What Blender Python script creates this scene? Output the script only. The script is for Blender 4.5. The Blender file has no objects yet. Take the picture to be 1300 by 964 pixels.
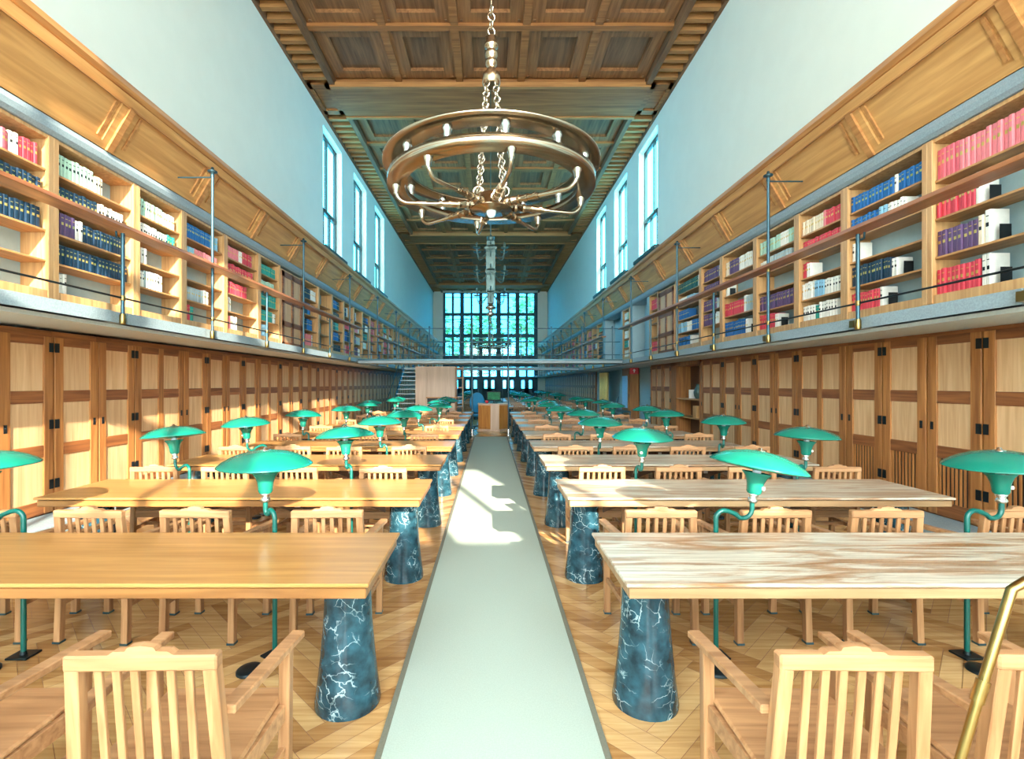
import bpy, bmesh, math, random
from mathutils import Vector, Matrix
R = random.Random(7)
S = bpy.context.scene
C = S.collection
PI = math.pi
ORD = ['zeroth','first','second','third','fourth','fifth','sixth','seventh','eighth','ninth','tenth','eleventh','twelfth','thirteenth',
       'fourteenth','fifteenth','sixteenth','seventeenth','eighteenth','nineteenth','twentieth']
TENS = {20:'twenty',30:'thirty',40:'forty',50:'fifty',60:'sixty'}
def ordn(n):
    if n <= 20: return ORD[n]
    t = n//10*10
    return TENS[t]+'-'+ORD[n-t] if n % 10 else {30:'thirtieth',40:'fortieth',50:'fiftieth',60:'sixtieth'}[n]

# ------------------------------------------------------------------ materials
def lin(c):
    return tuple(((v/255)/12.92 if v/255 <= .04045 else ((v/255+.055)/1.055)**2.4) for v in c)
MATS = {}
def base_mat(name):
    m = bpy.data.materials.new(name); m.use_nodes = True
    nt = m.node_tree; b = nt.nodes['Principled BSDF']
    return m, nt, b
def plain(name, rgb, rough=.5, metal=0., spec=.5, var=.06, scale=8.):
    m, nt, b = base_mat(name)
    n = nt.nodes.new('ShaderNodeTexNoise'); n.inputs['Scale'].default_value = scale; n.inputs['Detail'].default_value = 4
    tc = nt.nodes.new('ShaderNodeTexCoord'); nt.links.new(tc.outputs['Object'], n.inputs['Vector'])
    cr = nt.nodes.new('ShaderNodeValToRGB')
    l = lin(rgb)
    cr.color_ramp.elements[0].position = .3; cr.color_ramp.elements[1].position = .7
    cr.color_ramp.elements[0].color = tuple(max(0, v*(1-var)) for v in l)+(1,)
    cr.color_ramp.elements[1].color = tuple(min(1, v*(1+var)) for v in l)+(1,)
    nt.links.new(n.outputs['Fac'], cr.inputs['Fac']); nt.links.new(cr.outputs['Color'], b.inputs['Base Color'])
    b.inputs['Roughness'].default_value = rough; b.inputs['Metallic'].default_value = metal
    b.inputs['Specular IOR Level'].default_value = spec
    MATS[name] = m
    return m
def wood(name, dark, light, axis='X', rough=.4, scale=1.0, objvar=.12, extra=None, pos=(.3,.72)):
    """grain stretched along axis; object random shifts the tone"""
    m, nt, b = base_mat(name)
    N = nt.nodes.new; L = nt.links.new
    tc = N('ShaderNodeTexCoord'); mp = N('ShaderNodeMapping'); oi = N('ShaderNodeObjectInfo')
    sv = {'X':(.9,16,16),'Y':(16,.9,16),'Z':(16,16,.9)}[axis]
    mp.inputs['Scale'].default_value = tuple(v*scale for v in sv)
    L(tc.outputs['Object'], mp.inputs['Vector'])
    off = N('ShaderNodeMath'); off.operation = 'MULTIPLY'; off.inputs[1].default_value = 57.
    L(oi.outputs['Random'], off.inputs[0]); L(off.outputs[0], mp.inputs['Location'])
    n1 = N('ShaderNodeTexNoise'); n1.inputs['Scale'].default_value = 1.6; n1.inputs['Detail'].default_value = 6; n1.inputs['Distortion'].default_value = .6
    L(mp.outputs['Vector'], n1.inputs['Vector'])
    cr = N('ShaderNodeValToRGB'); e = cr.color_ramp.elements
    e[0].position = pos[0]; e[1].position = pos[1]; e[0].color = lin(dark)+(1,); e[1].color = lin(light)+(1,)
    if extra:
        for p, c in extra:
            x = e.new(p); x.color = lin(c)+(1,)
    L(n1.outputs['Fac'], cr.inputs['Fac'])
    hv = N('ShaderNodeHueSaturation')
    mr = N('ShaderNodeMapRange'); mr.inputs['To Min'].default_value = 1-objvar; mr.inputs['To Max'].default_value = 1+objvar
    L(oi.outputs['Random'], mr.inputs['Value']); L(mr.outputs['Result'], hv.inputs['Value']); L(cr.outputs['Color'], hv.inputs['Color'])
    L(hv.outputs['Color'], b.inputs['Base Color'])
    b.inputs['Roughness'].default_value = rough
    bp = N('ShaderNodeBump'); bp.inputs['Strength'].default_value = .08; bp.inputs['Distance'].default_value = .004
    L(n1.outputs['Fac'], bp.inputs['Height']); L(bp.outputs['Normal'], b.inputs['Normal'])
    MATS[name] = m
    return m
def marble(name):
    m, nt, b = base_mat(name)
    N = nt.nodes.new; L = nt.links.new
    tc = N('ShaderNodeTexCoord'); n0 = N('ShaderNodeTexNoise'); n0.inputs['Scale'].default_value = 5; n0.inputs['Detail'].default_value = 5
    oi = N('ShaderNodeObjectInfo'); vo = N('ShaderNodeVectorMath'); vo.operation = 'ADD'
    mu = N('ShaderNodeMath'); mu.operation = 'MULTIPLY'; mu.inputs[1].default_value = 31; L(oi.outputs['Random'], mu.inputs[0])
    L(tc.outputs['Object'], vo.inputs[0]); L(mu.outputs[0], vo.inputs[1]); L(vo.outputs[0], n0.inputs['Vector'])
    va = N('ShaderNodeVectorMath'); va.operation = 'MULTIPLY_ADD'; va.inputs[1].default_value = (.35,.35,.35)
    L(n0.outputs['Color'], va.inputs[0]); L(vo.outputs[0], va.inputs[2])
    v = N('ShaderNodeTexVoronoi'); v.feature = 'DISTANCE_TO_EDGE'; v.inputs['Scale'].default_value = 12
    L(va.outputs[0], v.inputs['Vector'])
    cr = N('ShaderNodeValToRGB'); e = cr.color_ramp.elements
    e[0].position = 0; e[0].color = (1,1,1,1); e[1].position = .04; e[1].color = (0,0,0,1)
    L(v.outputs['Distance'], cr.inputs['Fac'])
    n2 = N('ShaderNodeTexNoise'); n2.inputs['Scale'].default_value = 7; n2.inputs['Detail'].default_value = 3; L(vo.outputs[0], n2.inputs['Vector'])
    cr2 = N('ShaderNodeValToRGB'); e = cr2.color_ramp.elements; e[0].position = .47; e[0].color = (0,0,0,1); e[1].position = .62; e[1].color = (1,1,1,1)
    L(n2.outputs['Fac'], cr2.inputs['Fac'])
    mm = N('ShaderNodeMath'); mm.operation = 'MULTIPLY'; L(cr.outputs['Color'], mm.inputs[0]); L(cr2.outputs['Color'], mm.inputs[1])
    n3 = N('ShaderNodeTexNoise'); n3.inputs['Scale'].default_value = 14; n3.inputs['Detail'].default_value = 8; L(vo.outputs[0], n3.inputs['Vector'])
    cr3 = N('ShaderNodeValToRGB'); e = cr3.color_ramp.elements; e[0].position = .3; e[0].color = lin((14,36,46))+(1,); e[1].position = .75; e[1].color = lin((44,88,104))+(1,)
    L(n3.outputs['Fac'], cr3.inputs['Fac'])
    mx = N('ShaderNodeMix'); mx.data_type = 'RGBA'; L(mm.outputs[0], mx.inputs['Factor']); L(cr3.outputs['Color'], mx.inputs['A']); mx.inputs['B'].default_value = lin((170,196,202))+(1,)
    L(mx.outputs['Result'], b.inputs['Base Color']); b.inputs['Roughness'].default_value = .18
    MATS[name] = m
    return m
def glass(name, tint, fac=.12):
    m = bpy.data.materials.new(name); m.use_nodes = True; nt = m.node_tree; nt.nodes.clear()
    o = nt.nodes.new('ShaderNodeOutputMaterial'); t = nt.nodes.new('ShaderNodeBsdfTransparent'); g = nt.nodes.new('ShaderNodeBsdfGlossy')
    t.inputs['Color'].default_value = tint+(1,); g.inputs['Roughness'].default_value = .05
    x = nt.nodes.new('ShaderNodeMixShader'); x.inputs['Fac'].default_value = fac
    nt.links.new(t.outputs[0], x.inputs[1]); nt.links.new(g.outputs[0], x.inputs[2]); nt.links.new(x.outputs[0], o.inputs['Surface'])
    MATS[name] = m
    return m

def weathered(name):
    m, nt, b = base_mat(name); N = nt.nodes.new; L = nt.links.new
    tc = N('ShaderNodeTexCoord'); oi = N('ShaderNodeObjectInfo'); mu = N('ShaderNodeMath'); mu.operation = 'MULTIPLY'; mu.inputs[1].default_value = 43
    L(oi.outputs['Random'], mu.inputs[0])
    def noise(sc, scale, det, dist):
        mp = N('ShaderNodeMapping'); mp.inputs['Scale'].default_value = sc; L(tc.outputs['Object'], mp.inputs['Vector']); L(mu.outputs[0], mp.inputs['Location'])
        n = N('ShaderNodeTexNoise'); n.inputs['Scale'].default_value = scale; n.inputs['Detail'].default_value = det; n.inputs['Distortion'].default_value = dist; n.inputs['Roughness'].default_value = .65
        L(mp.outputs[0], n.inputs['Vector']); return n
    def ramp(src, stops):
        r = N('ShaderNodeValToRGB'); e = r.color_ramp.elements
        e[0].position = stops[0][0]; e[0].color = stops[0][1]+(1,); e[1].position = stops[-1][0]; e[1].color = stops[-1][1]+(1,)
        for p, c in stops[1:-1]:
            x = e.new(p); x.color = c+(1,)
        L(src.outputs['Fac'], r.inputs['Fac']); return r
    g = noise((.5,14,14), 3., 8, .8)
    base = ramp(g, [(.3,lin((156,148,134))),(.5,lin((192,184,168))),(.7,lin((214,210,198)))])
    p = noise((.55,4.2,4.2), 2.2, 9, 1.2)
    mk = ramp(p, [(.46,(0,0,0)),(.53,(.55,.55,.55)),(.66,(1,1,1))])
    br = ramp(g, [(.3,lin((124,86,54))),(.65,lin((172,128,88)))])
    mx = N('ShaderNodeMix'); mx.data_type = 'RGBA'; L(mk.outputs['Color'], mx.inputs['Factor']); L(base.outputs['Color'], mx.inputs['A']); L(br.outputs['Color'], mx.inputs['B'])
    L(mx.outputs['Result'], b.inputs['Base Color']); b.inputs['Roughness'].default_value = .32
    MATS[name] = m
weathered('table_bleached')
M = MATS
wood('table_gold', (160,112,60), (190,142,84), 'X', .28, .8, .05)
wood('table_gold_edge', (122,80,42), (164,116,66), 'X', .35, .8, .05)
wood('table_bleached_edge', (142,106,72), (182,150,110), 'X', .4, .8, .04)
wood('chair_wood', (142,98,62), (188,142,100), 'Z', .42, 1.2, .10)
wood('chair_wood_x', (148,104,68), (192,146,104), 'X', .42, 1.2, .10)
wood('dark_board', (70,46,30), (104,70,44), 'X', .5, 1, .08)
wood('door_frame', (132,80,38), (184,124,66), 'Z', .55, .8, .10)
wood('door_rail', (106,58,28), (158,98,52), 'Y', .55, .8, .10)
wood('door_panel', (192,148,104), (218,180,136), 'Z', .55, .8, .06)
wood('case_wood', (176,130,80), (212,170,116), 'Z', .45, .8, .07)
wood('shelf_wood', (164,116,68), (202,154,98), 'Y', .45, .8, .07)
wood('hood_wood', (176,128,74), (214,166,104), 'Y', .4, .45, .03)
wood('hood_trim', (160,108,60), (198,146,90), 'Y', .4, .6, .03)
wood('rail_wood', (128,78,44), (176,116,72), 'Y', .35, .6, .05)
wood('ceiling_wood', (116,76,42), (160,112,68), 'Y', .7, .5, .02)
wood('ceiling_beam', (126,80,40), (172,116,62), 'X', .7, .4, .02)
wood('ceiling_rib', (150,104,58), (188,136,80), 'X', .7, .6, .02)
wood('ceiling_panel', (98,68,44), (138,100,66), 'Y', .7, .5, .02)
wood('kiosk_wood', (196,168,146), (216,190,168), 'Z', .5, .5, .03)
wood('lectern_wood', (160,100,44), (200,140,70), 'Z', .4, .8, .03)
WT = [wood('parquet_%d' % i, d, l, 'X', .22, 1.2, 0) for i, (d, l) in enumerate([((168,120,70),(204,160,104)), ((182,136,84),(216,174,118)), ((152,106,60),(192,146,92)), ((190,146,92),(222,184,130))])]
marble('marble')
plain('wall_plaster', (229,239,230), .7, var=.015, scale=2)
plain('grey_plaster', (150,176,182), .7, var=.05)
plain('stone', (138,156,164), .55, var=.14, scale=60)
plain('stone_light', (200,208,204), .5, var=.06, scale=40)
plain('carpet', (170,184,174), .95, spec=.1, var=.08, scale=160)
plain('carpet_edge', (112,112,98), .9, var=.08, scale=100)
plain('lamp_green', (16,114,98), .22, var=.03)
plain('lamp_pole', (0,86,78), .3, var=.03)
plain('silver', (214,220,220), .22, 1., var=.03)
plain('white_knob', (232,232,226), .3, var=.02)
plain('dark_metal', (34,44,48), .4, .6, var=.1)
plain('iron_blue', (62,92,104), .38, .7, var=.08)
plain('brass', (152,130,80), .3, 1., var=.05)
plain('chandelier_metal', (158,142,120), .26, 1., var=.12, scale=5)
plain('chandelier_bright', (186,178,162), .2, 1., var=.06)
plain('chandelier_cap', (190,196,196), .22, 1., var=.05)
plain('bulb', (220,236,244), .1, var=.01)
plain('patina', (82,108,106), .4, .5, var=.15)
plain('window_frame', (58,48,40), .5, var=.1)
plain('window_dark', (26,84,100), .5, .2, var=.1)
plain('sill_stone', (58,84,84), .5, var=.1)
plain('black', (16,22,26), .5, var=.1)
plain('white', (236,238,234), .5, var=.02)
plain('paper', (232,226,208), .8, var=.04, scale=90)
plain('gold_leaf', (214,180,96), .35, .6, var=.05)
plain('chair_blue', (24,128,176), .5, var=.05)
plain('red', (196,40,48), .5, var=.05)
plain('curtain', (222,194,122), .8, var=.08, scale=12)
plain('poster_blue', (160,198,232), .5, var=.2, scale=20)
plain('leaf', (120,160,96), .7, var=.5, scale=3)
plain('bark', (74,62,50), .9, var=.3)
plain('ground', (150,158,140), .9, var=.1)
plain('screen', (40,120,84), .2, var=.4, scale=30)
glass('pane_clear', (.42,.82,.95), .06)
glass('pane_blue', (.34,.74,.95), .08)
BC = {'pink':(226,128,136),'rose':(214,98,112),'red':(206,62,78),'navy':(14,46,70),'blue':(28,96,160),'pale green':(168,204,184),'teal':(40,150,136),
      'white':(226,226,218),'violet':(92,66,106),'cream':(222,206,180),'light blue':(132,182,208),'grey':(164,180,184),'black':(36,48,56),'dark green':(34,84,80)}
for k, c in BC.items(): plain('book_'+k, c, .5, var=.05, scale=20)

# ------------------------------------------------------------------ mesh helpers
class MB:
    def __init__(s): s.v = []; s.f = []; s.m = []; s.s = []
    def add(s, vs, fs, mat=0, smooth=False, T=None):
        o = len(s.v)
        s.v += [tuple(T @ Vector(p)) for p in vs] if T else [tuple(p) for p in vs]
        for f in fs: s.f.append([i+o for i in f]); s.m.append(mat); s.s.append(smooth)
        return s
    def box(s, x0, x1, y0, y1, z0, z1, mat=0, T=None):
        if x0 > x1: x0, x1 = x1, x0
        if y0 > y1: y0, y1 = y1, y0
        if z0 > z1: z0, z1 = z1, z0
        vs = [(x0,y0,z0),(x1,y0,z0),(x1,y1,z0),(x0,y1,z0),(x0,y0,z1),(x1,y0,z1),(x1,y1,z1),(x0,y1,z1)]
        return s.add(vs, [(0,3,2,1),(4,5,6,7),(0,1,5,4),(1,2,6,5),(2,3,7,6),(3,0,4,7)], mat, False, T)
    def bar(s, a, b, w, h, mat=0, up=(0,0,1)):
        a = Vector(a); b = Vector(b); d = (b-a).normalized(); u = Vector(up)
        r = d.cross(u).normalized(); u = r.cross(d).normalized()
        vs = []
        for p in (a, b):
            for i, j in ((-1,-1),(1,-1),(1,1),(-1,1)): vs.append(p+r*(i*w/2)+u*(j*h/2))
        return s.add(vs, [(0,1,2,3),(7,6,5,4),(0,4,5,1),(1,5,6,2),(2,6,7,3),(3,7,4,0)], mat)
    def lathe(s, prof, n=24, c=(0,0,0), mat=0, T=None, smooth=True, arc=None):
        """prof: (r,z) list bottom to top"""
        vs = []; fs = []
        for r, z in prof:
            for i in range(n):
                a = 2*PI*i/n; vs.append((c[0]+r*math.cos(a), c[1]+r*math.sin(a), c[2]+z))
        for k in range(len(prof)-1):
            for i in range(n):
                j = (i+1) % n; fs.append((k*n+i, k*n+j, (k+1)*n+j, (k+1)*n+i))
        s.add(vs, fs, mat, smooth, T)
        if prof[0][0] > 1e-4 and prof[0] != prof[-1]: s.add(vs[:n], [tuple(range(n-1,-1,-1))], mat, False, T)
        if prof[-1][0] > 1e-4 and prof[0] != prof[-1]: s.add(vs[-n:], [tuple(range(n))], mat, False, T)
        return s
    def tube(s, pts, r, n=10, mat=0, cap=True):
        pts = [Vector(p) for p in pts]; vs = []; fs = []
        rr = r if isinstance(r, (list, tuple)) else [r]*len(pts)
        prev = None
        for k, p in enumerate(pts):
            d = (pts[min(k+1, len(pts)-1)]-pts[max(k-1, 0)]).normalized()
            if prev is None:
                u = d.orthogonal().normalized()
            else:
                u = (prev-d*prev.dot(d)).normalized()
            prev = u; w = d.cross(u)
            for i in range(n):
                a = 2*PI*i/n; vs.append(p+u*(math.cos(a)*rr[k])+w*(math.sin(a)*rr[k]))
        for k in range(len(pts)-1):
            for i in range(n):
                j = (i+1) % n; fs.append((k*n+i, k*n+j, (k+1)*n+j, (k+1)*n+i))
        s.add(vs, fs, mat, True)
        if cap:
            s.add(vs[:n], [tuple(range(n-1,-1,-1))], mat); s.add(vs[-n:], [tuple(range(n))], mat)
        return s
    def torus(s, c, R0, r, T=None, n=14, m=6, mat=0, sy=1.):
        vs = []; fs = []
        for i in range(n):
            a = 2*PI*i/n
            for j in range(m):
                b = 2*PI*j/m; q = R0+r*math.cos(b)
                vs.append((q*math.cos(a), q*math.sin(a)*sy, r*math.sin(b)))
        for i in range(n):
            for j in range(m):
                fs.append((i*m+j, ((i+1)%n)*m+j, ((i+1)%n)*m+(j+1)%m, i*m+(j+1)%m))
        TT = Matrix.Translation(c) @ (T if T else Matrix())
        return s.add(vs, fs, mat, True, TT)
    def prism(s, poly, y0, y1, plane='XZ', mat=0):
        """poly in plane, extruded along the third axis y0..y1"""
        n = len(poly)
        mk = {'XZ':lambda a,b,t:(a,t,b), 'YZ':lambda a,b,t:(t,a,b), 'XY':lambda a,b,t:(a,b,t)}[plane]
        vs = [mk(a,b,y0) for a,b in poly]+[mk(a,b,y1) for a,b in poly]
        fs = [tuple(range(n)), tuple(range(2*n-1,n-1,-1))]+[(i,i+n,(i+1)%n+n,(i+1)%n) for i in range(n)]
        return s.add(vs, fs, mat)
    def build(s, name, mats, parent=None, bevel=0, loc=None, fix=True):
        me = bpy.data.meshes.new(name); me.from_pydata(s.v, [], s.f)
        for m in (mats if isinstance(mats, (list, tuple)) else [mats]): me.materials.append(M[m] if isinstance(m, str) else m)
        me.polygons.foreach_set('material_index', s.m); me.polygons.foreach_set('use_smooth', s.s)
        if fix or bevel:
            bm = bmesh.new(); bm.from_mesh(me)
            if bevel: bmesh.ops.bevel(bm, geom=bm.edges[:], offset=bevel, segments=1, affect='EDGES', clamp_overlap=True)
            bmesh.ops.recalc_face_normals(bm, faces=bm.faces[:])
            bm.to_mesh(me); bm.free()
        me.update()
        o = bpy.data.objects.new(name, me); C.objects.link(o)
        if parent: o.parent = parent
        if loc: o.location = loc
        return o
def tag(o, label, cat, group=None, kind=None):
    o['label'] = label; o['category'] = cat
    if group: o['group'] = group
    if kind: o['kind'] = kind
    return o
def empty(name, loc=(0,0,0), rz=0):
    o = bpy.data.objects.new(name, None); C.objects.link(o); o.location = loc; o.rotation_euler.z = rz
    o.empty_display_size = .1
    return o
def copy_tree(o, parent=None):
    c = o.copy(); C.objects.link(c)
    if parent: c.parent = parent
    for ch in list(o.children): copy_tree(ch, c)
    return c
def struct(o, label=None, cat=None):
    o['kind'] = 'structure'
    if label: o['label'] = label
    if cat: o['category'] = cat
    return o
def flat(root, name):
    """one-mesh version of a thing, for copies too small to show parts"""
    vs = []; fs = []; mi = []; mats = []; sm = []
    def rec(o, T):
        T = T @ o.matrix_basis
        if o.type == 'MESH':
            b = len(vs); vs.extend([tuple(T @ v.co) for v in o.data.vertices])
            idx = []
            for m in o.data.materials:
                if m not in mats: mats.append(m)
                idx.append(mats.index(m))
            for p in o.data.polygons:
                fs.append([i+b for i in p.vertices]); mi.append(idx[p.material_index]); sm.append(p.use_smooth)
        for ch in o.children: rec(ch, T)
    for ch in root.children: rec(ch, Matrix())
    me = bpy.data.meshes.new(name); me.from_pydata(vs, [], fs)
    for m in mats: me.materials.append(m)
    me.polygons.foreach_set('material_index', mi); me.polygons.foreach_set('use_smooth', sm); me.update()
    return me
def inst(name, me, loc, rz=0):
    o = bpy.data.objects.new(name, me); C.objects.link(o); o.location = loc; o.rotation_euler.z = rz
    return o

# ------------------------------------------------------------------ measures
HC = 1.65                 # eye height
WC, WS, WU = 5.15, 4.25, 5.7
ZC = HC+9.25              # ceiling
Y0, Y1 = -4., 49.6
SIDE = {'left':-1, 'right':1}
DZ = {'left':.03, 'right':-.03}

# ------------------------------------------------------------------ floor
def floor():
    mb = MB(); base = MB().box(-6.2, 6.2, Y0-.4, Y1+.4, -.2, -.004)
    w, l = .095, .57
    k = 6
    c45 = math.cos(PI/4)
    def put(x, y, horiz, mt):
        a = (x, y); dx, dy = ((l, w) if horiz else (w, l)); g = .0012
        q = [(x+g,y+g),(x+dx-g,y+g),(x+dx-g,y+dy-g),(x+g,y+dy-g)]
        p = [((u-v)*c45, (u+v)*c45) for u, v in q]
        cx = sum(t[0] for t in p)/4; cy = sum(t[1] for t in p)/4
        if abs(cx) > 5.0 or cy < -3.6 or cy > 47: return
        mb.add([(a, b, 0) for a, b in p], [(0,1,2,3)], mt)
    n = 420
    # classic herringbone: L-shaped step
    for i in range(-n, n):
        for j in range(-90, 90):
            x = i*w + j*l; y = i*w - j*l
            cx = (x-y)*c45; cy = (x+y)*c45
            if abs(cx) > 5.8 or cy < -4.2 or cy > 48: continue
            put(x, y, True, R.randrange(4))
            put(x, y+w, False, R.randrange(4))
    o = mb.build('floor', WT, fix=False); struct(o)
    b = base.build('floor_base', 'door_rail', o); b['kind'] = 'structure'
    r = empty('carpet_runner', (.012,0,0)); tag(r, 'pale green-grey carpet runner with dark edges along the central aisle', 'carpet')
    MB().box(-.49,.49,Y0+.3,15.4,.001,.012).build('pile', 'carpet', r)
    MB().box(-.52,-.49,Y0+.3,15.4,.001,.013).build('border', 'carpet_edge', r)
    MB().box(.49,.52,Y0+.3,15.4,.001,.013).build('border', 'carpet_edge', r)
floor()

# ------------------------------------------------------------------ walls, ceiling
WIN = [(16.9,19.05),(20.7,22.8),(24.5,26.6)]
WZ0, WZ1 = HC+4.72, HC+8.84
def side_wall(name):
    s = SIDE[name]; mb = MB()
    x0, x1 = s*WU, s*(WU+.42)
    ys = [Y0-.4]+[v for w in WIN for v in w]+[Y1+.4]
    for i in range(0, len(ys), 2): mb.box(x0, x1, ys[i], ys[i+1], -.2, ZC+.3)
    for a, b in WIN:
        mb.box(x0, x1, a, b, -.2, WZ0); mb.box(x0, x1, a, b, WZ1, ZC+.3)
    struct(mb.build('wall_'+name, 'wall_plaster'))
for n in SIDE: side_wall(n)
wn = [0]
for n, s in SIDE.items():
    for a, b in WIN:
        wn[0] += 1
        r = empty('window_%d' % wn[0], (s*(WU+.26), (a+b)/2, WZ0)); struct(r)
        hw = (b-a)/2; H = WZ1-WZ0; zt = HC+6.17-WZ0
        f = MB(); t = .09
        f.box(-.05,.05,-hw,-hw+t,0,H).box(-.05,.05,hw-t,hw,0,H).box(-.05,.05,-hw,hw,0,t).box(-.05,.05,-hw,hw,H-t,H)
        f.box(-.06,.06,-hw,hw,zt-.07,zt+.07).box(-.045,.045,-.05,.05,zt,H)
        for q in (-hw/3, hw/3): f.box(-.045,.045,q-.04,q+.04,0,zt)
        f.build('window_frame', 'window_frame', r)
        MB().box(-.006,.006,-hw+.05,hw-.05,.05,H-.05).build('pane', 'pane_clear', r)
        sl = MB().box(-s*.26-s*.18, -s*.02, -hw-.16, hw+.16, -.14, 0).build('window_sill', 'sill_stone', r, .02)
def ceiling():
    mb = MB()      # 0 wood frame, 1 panel, 2 beam, 3 rib
    mb.box(-WU, WU, Y0, Y1, ZC+.16, ZC+.4, 1)
    xs = [-4.81,-2.8,-.935,.935,2.8,4.81]
    beams = [(-.4,1.3),(15.2,16.9),(30.4,32.1),(45.6,47.3)]
    segs = [(1.3,15.2,6),(16.9,30.4,6),(32.1,45.6,6),(47.3,Y1,1),(Y0,-.4,2)]
    def frame(x0, x1, y0, y1, w, z0, z1, mt):
        mb.box(x0,x1,y0,y0+w,z0,z1,mt).box(x0,x1,y1-w,y1,z0,z1,mt).box(x0,x0+w,y0+w,y1-w,z0,z1,mt).box(x1-w,x1,y0+w,y1-w,z0,z1,mt)
    for y0, y1, n in segs:
        ys = [y0+(y1-y0)*i/n for i in range(n+1)]
        for i in range(n):
            for j in range(5):
                frame(xs[j]+.1, xs[j+1]-.1, ys[i]+.1, ys[i+1]-.1, .34, ZC+.06, ZC+.16, 0)
                for px in (xs[j]+.2, xs[j+1]-.2):
                    for py in (ys[i]+.2, ys[i+1]-.2):
                        mb.box(px-.03,px+.03,py-.03,py+.03,ZC+.03,ZC+.07,1)
        for y in ys[1:-1]: mb.box(-4.81,4.81,y-.1,y+.1,ZC-.02,ZC+.17,2)
        for x in xs[1:-1]: mb.box(x-.1,x+.1,y0,y1,ZC-.01,ZC+.17,2)
    struct(mb.build('ceiling', ['ceiling_wood','ceiling_panel','ceiling_beam','ceiling_rib'], fix=False))
    k = 1
    for y0, y1 in beams:
        b = MB()
        b.box(-4.9,4.9,y0,y1,ZC-.16,ZC+.16,0).box(-4.9,4.9,y0-.09,y0+.04,ZC-.2,ZC-.05,1).box(-4.9,4.9,y1-.04,y1+.09,ZC-.2,ZC-.05,1)
        for s in (-1,1):
            x0, x1 = sorted((s*4.9, s*WU)); b.box(x0,x1,y0,y1,ZC-.02,ZC+.16,0)
            b.box(x0,x1,y0,y0+.25,ZC-.08,ZC,0).box(x0,x1,y1-.25,y1,ZC-.08,ZC,0).box(s*4.9,s*5.1,y0,y1,ZC-.08,ZC,0).box(s*5.5,s*WU,y0,y1,ZC-.08,ZC,0)
        struct(b.build('trim_%d' % k, ['ceiling_beam','ceiling_rib'])); k += 1
    for n, s in SIDE.items():
        b = MB(); b.box(s*4.81,s*WU,Y0,Y1,ZC+.1,ZC+.16,0).box(s*4.74,s*4.9,Y0,Y1,ZC-.14,ZC+.16,2).box(s*5.62,s*WU,Y0,Y1,ZC-.1,ZC+.1,2)
        y = 1.5
        while y < Y1:
            if not any(p-.1 < y < q+.1 for p, q in beams): b.box(s*4.88,s*5.64,y-.07,y+.07,ZC-.06,ZC+.12,1)
            y += .395
        struct(b.build('trim_%d' % k, ['ceiling_wood','ceiling_rib','ceiling_panel'])); k += 1
ceiling()
# far end wall with the great window
def end_wall():
    px = Y1/630.
    w = MB()
    X = 60*px
    w.box(-WU,-X,Y1,Y1+.5,0,ZC+.3).box(X,WU,Y1,Y1+.5,0,ZC+.3).box(-X,X,Y1,Y1+.5,HC+9.1,ZC+.3)
    struct(w.build('wall_far', 'wall_plaster'))
    r = empty('window_7', (0,Y1+.15,0)); struct(r)
    f = MB(); bays = [(-57,-38.5),(-33.5,-14.5),(-10,7.5),(13.5,32),(37,55.5)]
    rows = [(9.05,7.1),(6.82,5.0),(4.64,2.83),(1.69,.75),(.35,-.9)]
    xs = [-X]+[v*px for b in bays for v in b]+[X]
    for i in range(0, len(xs), 2): f.box(xs[i], xs[i+1], -.15, .15, 0, HC+9.1)
    zs = [HC+9.1]+[HC+v for q in rows for v in q]+[0]
    for i in range(0, len(zs), 2): f.box(-X, X, -.12, .12, zs[i+1], zs[i])
    for a, b in bays:
        c = (a+b)/2*px; f.box(c-.11, c+.11, -.09, .09, 0, HC+9.1)
        for za, zb in rows[:3]:
            f.box(a*px, b*px, -.05, .05, HC+zb+(za-zb)*.8-.03, HC+zb+(za-zb)*.8+.03)
    for a, b in bays:
        c = (a+b)/2*px; h2 = (b-a)/2*px
        f.box(c-h2,c-h2*.72,-.1,.1,0,HC+.4).box(c-h2*.3,c+h2*.3,-.1,.1,0,HC+.4).box(c+h2*.72,c+h2,-.1,.1,0,HC+.4).box(c-h2,c+h2,-.1,.1,0,HC-.45)
    f.build('window_frame', 'window_dark', r)
    MB().box(-X,X,-.008,.008,0,HC+9.1).build('pane', 'pane_blue', r)
end_wall()
# wall behind the viewer: a tall unseen window, partly masked to shape the sun patches
def back_wall():
    w = MB(); zb, zt = .8, 9.9; X = 5.0
    w.box(-WU,-X,Y0-.4,Y0,-.2,ZC+.3).box(X,WU,Y0-.4,Y0,-.2,ZC+.3).box(-X,X,Y0-.4,Y0,-.2,zb).box(-X,X,Y0-.4,Y0,zt,ZC+.3)
    struct(w.build('wall_back', 'wall_plaster'))
    f = MB(); xa, xb, za = -2.7, 4.4, 3.8; n = 4
    for i in range(n+1):
        x = xa+(xb-xa)*i/n; f.box(x-.1, x+.1, -.1, .1, zb, zt)
    for z in (zb, za, 5.9, 7.9, zt): f.box(-X, X, -.1, .1, z-.1, z+.1)
    for i in range(n):
        x = xa+(xb-xa)*(i+.5)/n; f.box(x-.035, x+.035, -.06, .06, zb, zt)
    o = f.build('window_8', 'window_dark', None, 0, (0,Y0-.25,0)); struct(o)
    bl = MB().box(-X,X,-.01,.01,zb,za).box(-X,xa,-.01,.01,za,zt).box(xb,X,-.01,.01,za,zt).build('sun_mask', 'white', o, 0, (0,.12,0)); bl['kind'] = 'structure'  # added unseen panels that mask the sun outside the wanted opening
back_wall()

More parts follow.
